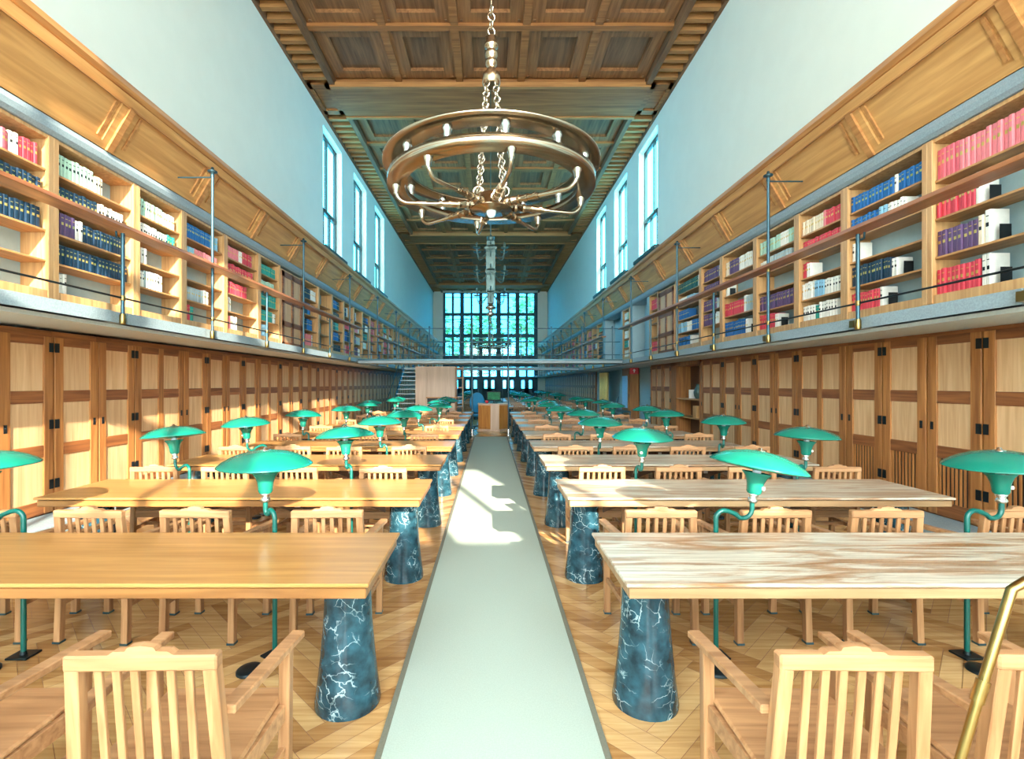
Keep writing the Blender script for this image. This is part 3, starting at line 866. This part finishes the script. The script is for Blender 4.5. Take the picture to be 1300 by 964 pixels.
# brass gooseneck stand close to the viewer
def brass():
    r = empty('brass_lamp', (1.02,1.28,0)); tag(r, 'slim brass gooseneck floor lamp pole beside the chair nearest the right edge', 'lamp')
    MB().lathe([(.11,0),(.11,.015),(.03,.03),(.02,.05)],24).build('base', 'brass', r)
    pts = [(0,0,.03),(.245,0,.86),(.325,0,1.12)]
    p0 = Vector((.325,0,1.12)); 
    for i in range(1,8):
        a = i/7*1.15; pts.append((.325+.075*math.sin(a)*.9+.01*i*.6, 0, 1.12+.06*math.sin(a)))
    pts += [(.56,0,1.19),(.68,0,1.17)]
    MB().tube(pts, .0115, 12).build('pole', 'brass', r)
    MB().tube([(.235,0,.83),(.252,0,.885)], .015, 12).build('collar', 'brass', r)
    MB().lathe([(.02,.02),(.05,0),(.09,-.05),(.1,-.09),(.095,-.09),(.05,-.01),(0,.01)],24,(.7,0,1.16)).build('lamp_shade', 'brass', r)
brass()

# ------------------------------------------------------------------ chandeliers
def chain(mb, a, b, L=.085, r=.008):
    a = Vector(a); b = Vector(b); d = b-a; n = max(2, int(d.length/(L*.72))); q = d.to_track_quat('Y','Z').to_matrix().to_4x4()
    for i in range(n):
        c = a+d*((i+.5)/n)
        T = q @ Matrix.Rotation(PI/2*(i % 2)+.4, 4, 'Y')
        mb.torus(c, L*.42, r, T, 12, 5, 0, 1.15)
def chandelier(Y, label, full=True):
    Zl = HC+1.98
    r = empty('chandelier', (.01, Y, Zl)); tag(r, label, 'chandelier', 'ring chandeliers over the aisle')
    N = 72
    # lower ring: flat underside with upright rims
    prof = [(.88,0),(1.05,0),(1.05,.085),(1.035,.085),(1.035,.012),(.895,.012),(.895,.06),(.88,.06),(.88,0)]
    MB().lathe(prof, N).build('lower_ring', 'chandelier_metal', r)
    MB().lathe([(1.0505,.004),(1.054,.004),(1.054,.087),(1.0505,.087),(1.0505,.004)], N).build('rim_band', 'chandelier_bright', r)
    up = MB().lathe([(.87,.225),(.98,.215),(1.085,.222),(1.098,.235),(1.098,.25),(1.085,.252),(.98,.235),(.87,.24),(.87,.225)], N).build('upper_ring', 'chandelier_metal', r)
    MB().lathe([(1.094,.23),(1.103,.235),(1.103,.252),(1.094,.255),(1.094,.23)], N).build('rim', 'chandelier_bright', up)
    n = 12
    for i in range(n):
        a = 2*PI*i/n+.12; p = (.965*math.cos(a), .965*math.sin(a), 0)
        MB().lathe([(.02,.012),(.028,.06),(.032,.17),(.045,.19),(.045,.216)],12,p).build('candle_cap', 'chandelier_cap', r)
    # hub
    zh = -.19
    MB().lathe([(.06,zh-.012),(.10,zh-.012),(.105,zh),(.21,zh),(.215,zh+.01),(.19,zh+.03),(.185,zh+.13),(.16,zh+.15),(0,zh+.15)],36).build('hub', 'chandelier_metal', r)
    MB().lathe([(0,zh-.075),(.03,zh-.068),(.045,zh-.045),(.05,zh-.02),(.05,zh+.0)],18).build('bulb', 'bulb', r)
    for i in range(8):
        a = -PI/2+math.radians(10)+i*PI/4; c, sn = math.cos(a), math.sin(a)
        P = lambda q, z: (q*c, q*sn, z)
        m = MB(); zz = zh+.05
        m.tube([P(.17,zz),P(.24,zz),P(.241,zz-.0),P(.42,zz-.01),P(.56,zz-.015)], [.046,.046,.04,.034,.028], 12, 0)
        for q in (.25,.34,.43,.52): m.tube([P(q-.012,zz-.008),P(q+.012,zz-.008)], .05-.05*(q-.25), 12, 0)
        ar = m.build('arm', 'chandelier_metal', r)
        t = MB(); pts = [P(.55,zz-.015),P(.7,zz-.02),P(.85,zz-.025)]
        for k in range(1,7):
            b = PI/2*k/6; pts.append(P(.85+.115*math.sin(b), zz-.025+.115*(1-math.cos(b))))
        t.tube(pts, .0205, 10); t.lathe([(.02,-.09),(.028,-.07),(.028,-.05),(.04,-.02),(.044,.0)],14,P(.965,0))
        t.build('tube', 'chandelier_bright', ar)
    # chains to the turned stem
    zt = 1.12
    for k, (dx, dy) in enumerate(((-.1,-.09),(.1,-.09),(-.1,.09),(.1,.09))):
        m = MB(); chain(m, (dx*1.3,dy*1.3,zh+.15), (dx*.45,dy*.45,zt), .075, .006); m.torus((dx*1.3,dy*1.3,zh+.15),.05,.009,Matrix.Rotation(PI/2,4,'X'))
        m.build('chain', 'chandelier_bright', r)
    st = MB().lathe([(.08,zt-.02),(.095,zt),(.09,zt+.09),(.05,zt+.13),(.045,zt+.17),(.06,zt+.19),(.06,zt+.23),(.045,zt+.25),(.065,zt+.28),(.065,zt+.32),(.04,zt+.35),(.07,zt+.37),(.07,zt+.4),(.06,zt+.41),(.07,zt+.46),(.03,zt+.49),(0,zt+.5)],20).build('stem', 'chandelier_metal', r)
    m = MB(); chain(m, (0,0,zt+.5), (0,0,zt+.8), .09, .009); m.tube([(0,0,zt+.8),(0,0,ZC+.02-Zl)], .008, 6)
    m.build('chain', 'chandelier_bright', r)
chandelier(5.12, 'large brass ring chandelier hanging closest over the aisle, on chains')
chandelier(25.2, 'brass ring chandelier hanging in front of the far window, beyond the lantern pillar')
def lantern():
    Y = 15.2; zb = HC+2.1
    r = empty('pillar_chandelier', (.01,Y,zb)); tag(r, 'tall square pillar chandelier with tiers of curved arms hanging mid aisle', 'chandelier')
    c = MB()
    def sec(z0, z1, w):
        c.box(-w,w,-w,w,z0,z1)
        for s in (-1,1):
            for ax in (0,1):
                for q in (-w+.02, w-.02):
                    if ax: c.box(q-.018,q+.018,s*w,s*(w+.02),z0,z1)
                    else: c.box(s*w,s*(w+.02),q-.018,q+.018,z0,z1)
                for z in (z0+.02,z1-.02):
                    if ax: c.box(-w,w,s*w,s*(w+.02),z-.02,z+.02)
                    else: c.box(s*w,s*(w+.02),-w,w,z-.02,z+.02)
    sec(.35,.66,.085); sec(.72,1.25,.115); sec(1.33,1.95,.125)
    for z, w in ((.66,.12),(.69,.15),(1.25,.15),(1.29,.17),(1.95,.15),(1.99,.19),(2.03,.17)): c.box(-w,w,-w,w,z,z+.04)
    c.box(-.12,.12,-.12,.12,2.07,2.25)
    c.build('column', 'patina', r, .004)
    MB().lathe([(.0,-.05),(.16,.0),(.10,.1),(.06,.16),(.16,.2),(.17,.25),(.12,.3),(.1,.36)],20).build('drop', 'chandelier_cap', r)
    MB().lathe([(.06,2.25),(.12,2.33),(.12,2.4),(.03,2.44),(.012,2.5),(.012,ZC+.02-zb)],14).build('rod', 'patina', r)
    for z in (.62,1.28,1.98):
        for k in range(6):
            a = PI/6+k*PI/3; cc, sn = math.cos(a), math.sin(a)
            m = MB(); pts = []
            for i in range(9):
                t = i/8; q = .1+.38*math.sin(t*PI/2); pts.append((q*cc, q*sn, z-.32*math.sin(t*PI)*.8+ .0*t))
            m.tube(pts, .014, 8); m.lathe([(.02,.0),(.11,.015),(.12,.03),(.03,.035),(.03,.14),(.018,.18),(0,.2)],12,(.48*cc,.48*sn,z))
            m.build('arm', 'patina', r)
lantern()

# ------------------------------------------------------------------ bridges, stairs, kiosk, lectern
def bridge(y0, y1, label, k):
    r = empty('footbridge', (0,y0,ZSB)); tag(r, label, 'bridge')
    H = ZST-ZSB
    MB().box(-WS+.03,WS-.03,0,y1-y0,0.015,H-.005).build('deck', 'stone', r)
    MB().box(-WS+.03,WS-.03,-.02,.02,H-.05,H+.0).build('edge_trim', 'iron_blue', r)
    for z in (.14,.55,.98):
        MB().tube([(-WS+.1,.04,H+z),(WS-.1,.04,H+z)], .013, 8).build('rail', 'iron_blue', r)
    for i in range(9):
        x = -WS+.35+i*(2*WS-.7)/8
        MB().tube([(x,.04,H-.1),(x,.04,H+1.0)], .018, 8).lathe([(.03,H+1.0),(.03,H+1.04),(0,H+1.06)],10,(x,.04,0)).build('post', 'iron_blue', r)
    for i, x in enumerate((-.58,.58)):
        m = MB(); m.tube([(x,-.05 if False else .06,-ZSB+.02),(x,.06,H+1.3)], .026, 12)
        c = m.build('column', 'iron_blue', r)
        MB().lathe([(.07,-ZSB+.0),(.07,-ZSB+.03),(.045,-ZSB+.06),(.05,-ZSB+.14),(.035,-ZSB+.2)],14,(x,.06,0)).build('base', 'silver', c)
bridge(15.82, 16.95, 'slim steel footbridge crossing the room in front of the lectern', 0)
bridge(23.6, 24.6, 'second footbridge crossing the room farther back towards the window', 1)
def stairs():
    r = empty('staircase', (-3.28,18.2,0)); tag(r, 'open steel staircase with pale treads rising to the left gallery', 'staircase')
    n = 13
    for i in range(n):
        z = 2.35*(i+1)/n; y = i*.29
        MB().box(-.5,.5,y,y+.3,z-.04,z).build('tread', 'stone_light', r)
    for s in (-1,1):
        MB().bar((s*.52,-.1,.05),(s*.52,n*.29,2.38),.03,.2).build('stringer', 'iron_blue', r)
        MB().tube([(s*.52,-.1,.95),(s*.52,n*.29,3.3)],.018,8).build('handrail', 'iron_blue', r)
        for i in range(0, n, 4):
            z = 2.35*(i+1)/n; MB().tube([(s*.52,i*.29+.1,z-.05),(s*.52,i*.29+.1,z+.93)],.012,6).build('baluster', 'iron_blue', r)
stairs()
def kiosk():
    x0, x1, y0, y1 = -2.72,-1.28,18.0,19.3
    r = empty('kiosk', ((x0+x1)/2,y0,0)); hw = (x1-x0)/2
    tag(r, 'pale beige boarded booth standing under the footbridge beside the stairs', 'booth')
    b = MB(); b.box(-hw,hw,.02,1.3,0,2.28); b.build('body', 'kiosk_wood', r, .004)
    p = MB(); p.box(-hw,-hw+.42,0,.02,0,2.28).box(-hw+.43,hw,0,.02,1.15,2.28).box(-hw+.43,hw,0,.02,.0,.95); p.build('panel', 'kiosk_wood', r, .003)
    MB().box(-hw+.43,hw,.012,.021,.95,1.15).build('slot', 'black', r)
    MB().box(-hw+.4,hw+.02,-.1,.02,1.13,1.17).build('counter', 'lectern_wood', r)
    s = MB()
    sx = hw+.02
    s.box(sx,sx+.03,.0,.6,0,2.28).box(sx+.24,sx+.27,.0,.6,0,2.28)
    for z in (.1,.45,.8,1.15,1.5,1.85,2.2): s.box(sx+.03,sx+.24,.0,.6,z,z+.03)
    s.build('shelf_unit', 'lectern_wood', r)
kiosk()
def lectern():
    r = empty('lectern', (.0,17.2,0)); tag(r, 'angular wooden attendant desk at the far end of the carpet', 'desk')
    poly = [(-.42,.15),(.02,.0),(.3,.0),(.64,.35),(.64,.8),(-.42,.8)]
    MB().prism(poly, .05, .93, 'XY').build('body', 'kiosk_wood', r)
    def face(a, b, name, mat):
        a = Vector((a[0],a[1],0)); b = Vector((b[0],b[1],0)); d = (b-a).normalized(); n = Vector((d.y,-d.x,0))
        T = Matrix(((d.x,n.x,0,a.x),(d.y,n.y,0,a.y),(0,0,1,0),(0,0,0,1))); L = (b-a).length
        m = MB(); m.box(0.01,L-.01,.0,.02,.08,.9,0,T); m.box(.01,.07,.02,.032,.08,.9,0,T).box(L-.07,L-.01,.02,.032,.08,.9,0,T).box(.07,L-.07,.02,.032,.08,.16,0,T).box(.07,L-.07,.02,.032,.82,.9,0,T)
        m.build(name, mat, r)
    face(poly[0], poly[1], 'side_panel', 'lectern_wood'); face(poly[2], poly[3], 'side_panel', 'lectern_wood')
    MB().prism([(p[0]*1.05,p[1]*1.02-.02) for p in poly], .93, .96, 'XY').build('top', 'kiosk_wood', r)
    MB().prism([(p[0]*1.1,p[1]*1.02-.05) for p in poly], .0, .05, 'XY').build('plinth', 'kiosk_wood', r)
    # monitor and lamp on it
    m = empty('monitor', (.12,17.55,.96)); tag(m, 'small black monitor with green screen on the attendant desk', 'monitor'); m.rotation_euler.z = .2
    MB().box(-.12,.12,-.08,.08,0,.015).box(-.02,.02,.0,.02,.015,.12).build('stand', 'black', m)
    MB().box(-.25,.25,-.02,.02,.1,.42).build('bezel', 'black', m, .005)
    MB().box(-.22,.22,-.024,-.0205,.13,.39).build('screen', 'screen', m)
    a = MB().lathe([(.0,0),(.045,.01),(.06,.05),(.05,.09),(.015,.11),(0,.105)],16).build('apple', 'red', None, 0, (-.12,17.42,.96)); tag(a, 'small round red object on the attendant desk left of the monitor', 'ornament')
    c = empty('office_chair', (-.42,18.35,0)); tag(c, 'blue-backed swivel chair behind the attendant desk', 'chair'); c.rotation_euler.z = .3
    MB().box(-.25,.25,-.25,.25,.45,.53).build('seat', 'chair_blue', c, .03)
    bp = [(.3*math.cos(t)*.95, .95+.38*math.sin(t)) for t in [2*PI*i/20 for i in range(20)]]
    MB().prism(bp, .24, .3, 'XZ').build('backrest', 'chair_blue', c)
    b = MB(); b.tube([(0,0,.1),(0,0,.46)],.03,10)
    b.bar((0,.27,.45),(0,.27,.8),.05,.02,0,(0,1,0))
    b.build('column', 'black', c)
    for k in range(5):
        t = k*2*PI/5; MB().tube([(0,0,.1),(.28*math.cos(t),.28*math.sin(t),.06)],.018,8).lathe([(0,-.03),(.03,-.015),(.03,.015),(0,.03)],10,(.28*math.cos(t),.28*math.sin(t),.03)).build('leg', 'black', c)
lectern()

# ------------------------------------------------------------------ right-hand passage
def passage():
    w = MB(); w.box(5.5,5.68,16.1,18.25,.13,ZSB-.06,0)
    struct(w.build('wall_passage', 'grey_plaster'))
    w = MB().box(5.5,5.68,19.45,24.0,.13,ZSB-.06,0).box(5.16,5.5,19.45,19.7,.13,ZSB-.06,0).box(5.16,5.5,23.7,24.0,.13,ZSB-.06,0); struct(w.build('wall_passage', 'grey_plaster'))
    p = MB().box(0,.34,0,1.1,0,2.1).box(-.03,.0,.1,1.0,.1,1.0).box(-.03,.0,.1,1.0,1.15,2.0).build('panel_cupboard', 'door_frame', None, .005, (WC,18.3,.13)); tag(p, 'brown oak panel beside the grey passage, holding a blue notice', 'panel')
    n = MB().box(0,.012,0,.72,0,1.2).build('notice_board', 'poster_blue', None, 0, (WC-.046,18.5,.75)); tag(n, 'tall blue and white notice fixed on the brown panel', 'poster')
    e = empty('exit_sign', (5.1,17.6,2.0)); tag(e, 'small red sign with white arrow hanging under the right gallery', 'sign')
    MB().box(-.16,.16,-.012,.012,0,.22).build('board', 'red', e)
    MB().box(-.02,.02,-.016,-.0125,.05,.13).prism([(-.06,.12),(.06,.12),(0,.18)],-.016,-.0125,'XZ').build('arrow', 'white', e)
    MB().tube([(-.1,0,.22),(-.1,0,ZSB-.05-2.0)],.004,6).tube([(.1,0,.22),(.1,0,ZSB-.05-2.0)],.004,6).build('hanger', 'dark_metal', e)
    c = MB(); vs = []; n_ = 60
    for i in range(n_+1):
        y = 1.5*i/n_; x = .05*math.sin(i*1.1)+.02*math.sin(i*.37)
        vs += [(x,y,0),(x,y,2.0),(x+.012,y,0),(x+.012,y,2.0)]
    for i in range(n_):
        a = 4*i; b = a+4
        c.add([vs[a],vs[b],vs[b+1],vs[a+1],vs[a+2],vs[b+2],vs[b+3],vs[a+3]], [(0,1,2,3),(7,6,5,4),(0,4,5,1),(3,2,6,7)], 0, True)
    o = c.build('curtain', 'curtain', None, 0, (5.0,21.2,.135)); tag(o, 'long pale yellow pleated curtain under the right gallery', 'curtain')
    b = MB().tube([(5.0,20.9,2.14),(5.0,23.0,2.14)],.015,8).build('curtain_rod', 'dark_metal'); tag(b, 'thin dark curtain rod above the yellow curtain', 'rod')
    for y in (20.95,22.95): pass
    d = empty('side_desk', (4.35,16.9,0)); tag(d, 'narrow dark side desk at the grey passage under the gallery', 'desk')
    MB().box(-.3,.3,-.5,.5,.7,.74).build('top', 'window_dark', d, .005)
    for s in (-1,1):
        for t in (-1,1): MB().box(s*.27-.02,s*.27+.02,t*.46-.02,t*.46+.02,0,.7).build('leg', 'window_dark', d)
    f = empty('book_stand', (4.35,16.75,.74)); tag(f, 'small slanted blue-grey stand on the narrow side desk', 'stand')
    MB().bar((-.16,-.1,.06),(-.02,.12,.4),.3,.02,0,(1,0,0)).build('slope', 'iron_blue', f); MB().box(-.2,.1,-.15,.15,0,.02).build('foot', 'iron_blue', f)
passage()

# ------------------------------------------------------------------ outside
g = MB().box(-60,60,Y1+.5,140,-1.2,-1.0).build('ground', 'ground'); struct(g)
tr = random.Random(9)
for i, (x, y, h, w) in enumerate([(-8.5,62,14,4.2),(-1.5,70,13,4.0),(6.5,64,16,4.6),(12.5,76,15,5),(-15,74,16,5)]):
    r = empty('tree', (x,y,-1.0))
    tag(r, ['leafy green tree outside, behind the left panes of the far window','slim green tree outside, behind the middle of the far window','broad green tree outside, behind the right panes of the far window','distant tree outside at the far right window edge','distant tree outside at the far left window edge'][i], 'tree', 'trees outside the far window')
    MB().tube([(0,0,0),(.1,0,h*.3),(.0,.1,h*.6)],[.3,.22,.12],10).build('trunk', 'bark', r)
    fo = MB()
    for _ in range(1500):
        a = tr.uniform(0,2*PI); u = tr.uniform(-1,1); q = tr.random()**.4
        p = Vector((math.cos(a)*math.sqrt(1-u*u)*w*q, math.sin(a)*math.sqrt(1-u*u)*w*q, h*.62+u*h*.36*q))
        t = Matrix.Translation(p) @ Matrix.Rotation(tr.uniform(0,6),4,'Z') @ Matrix.Rotation(tr.uniform(0,6),4,'X'); s_ = tr.uniform(.25,.6)
        fo.add([(-s_,0,0),(0,-s_*.4,.05),(s_,0,0),(0,s_*.4,.05)], [(0,1,2,3)], 0, False, t)
    fo.build('foliage', 'leaf', r, fix=False)

# ------------------------------------------------------------------ light
w = bpy.data.worlds.new('sky'); S.world = w; w.use_nodes = True
nt = w.node_tree; nt.nodes.clear(); N = nt.nodes.new; L = nt.links.new
out = N('ShaderNodeOutputWorld'); bg = N('ShaderNodeBackground'); tc = N('ShaderNodeTexCoord'); sp = N('ShaderNodeSeparateXYZ')
L(tc.outputs['Generated'], sp.inputs[0])
cr_ = N('ShaderNodeValToRGB'); e = cr_.color_ramp.elements
mr = N('ShaderNodeMapRange'); mr.inputs['From Min'].default_value = -1; L(sp.outputs['Y'], mr.inputs['Value']); L(mr.outputs['Result'], cr_.inputs['Fac'])
e[0].position = 0; e[0].color = (1,.97,.92,1); e[1].position = 1; e[1].color = (.27,.80,.97,1)
m_ = e.new(.5); m_.color = (.62,.86,1,1)
L(cr_.outputs['Color'], bg.inputs['Color']); bg.inputs['Strength'].default_value = 15
L(bg.outputs[0], out.inputs['Surface'])
def area(name, loc, rot, sx, sy, power, col):
    l = bpy.data.lights.new(name, 'AREA'); l.shape = 'RECTANGLE'; l.size = sx; l.size_y = sy; l.energy = power; l.color = col
    o = bpy.data.objects.new(name, l); C.objects.link(o); o.location = loc; o.rotation_euler = rot
    return o
area('back_fill_light', (0,Y0-.02,5.35), (PI/2,0,PI), 10, 9.1, 4000, (.86,.98,1))  # added fill lamp, spread over the unseen window and its masking panels
sun = bpy.data.lights.new('sun', 'SUN'); sun.energy = 20; sun.color = (1,.88,.70); sun.angle = .009
so = bpy.data.objects.new('sun', sun); C.objects.link(so)
so.rotation_euler = Vector((-.33,1,-.42)).to_track_quat('-Z','Y').to_euler()
# portals for the sky
def portal(loc, rot, sx, sy):
    o = area('window_portal', loc, rot, sx, sy, 1, (1,1,1)); o.data.cycles.is_portal = True
portal((0,Y1+.5,5.4),(-PI/2,0,0),9.4,10.4)
for s in (-1,1):
    for a, b in WIN: portal((s*(WU+.45),(a+b)/2,(WZ0+WZ1)/2),(0,s*PI/2,0),WZ1-WZ0,b-a)

# ------------------------------------------------------------------ camera
cam = bpy.data.cameras.new('camera'); co = bpy.data.objects.new('camera', cam); C.objects.link(co)
co.location = (0,0,HC); co.rotation_euler = (PI/2,0,0)
cam.sensor_fit = 'HORIZONTAL'; cam.sensor_width = 36; cam.lens = 630/1300*36
cam.shift_x = (650-622.5)/1300; cam.shift_y = (487.5-482)/1300
cam.clip_start = .05; cam.clip_end = 500
S.camera = co
S.view_settings.view_transform = 'Standard'; S.view_settings.look = 'None'; S.view_settings.gamma = 1; S.view_settings.use_curve_mapping = False
S.view_settings.exposure = .18
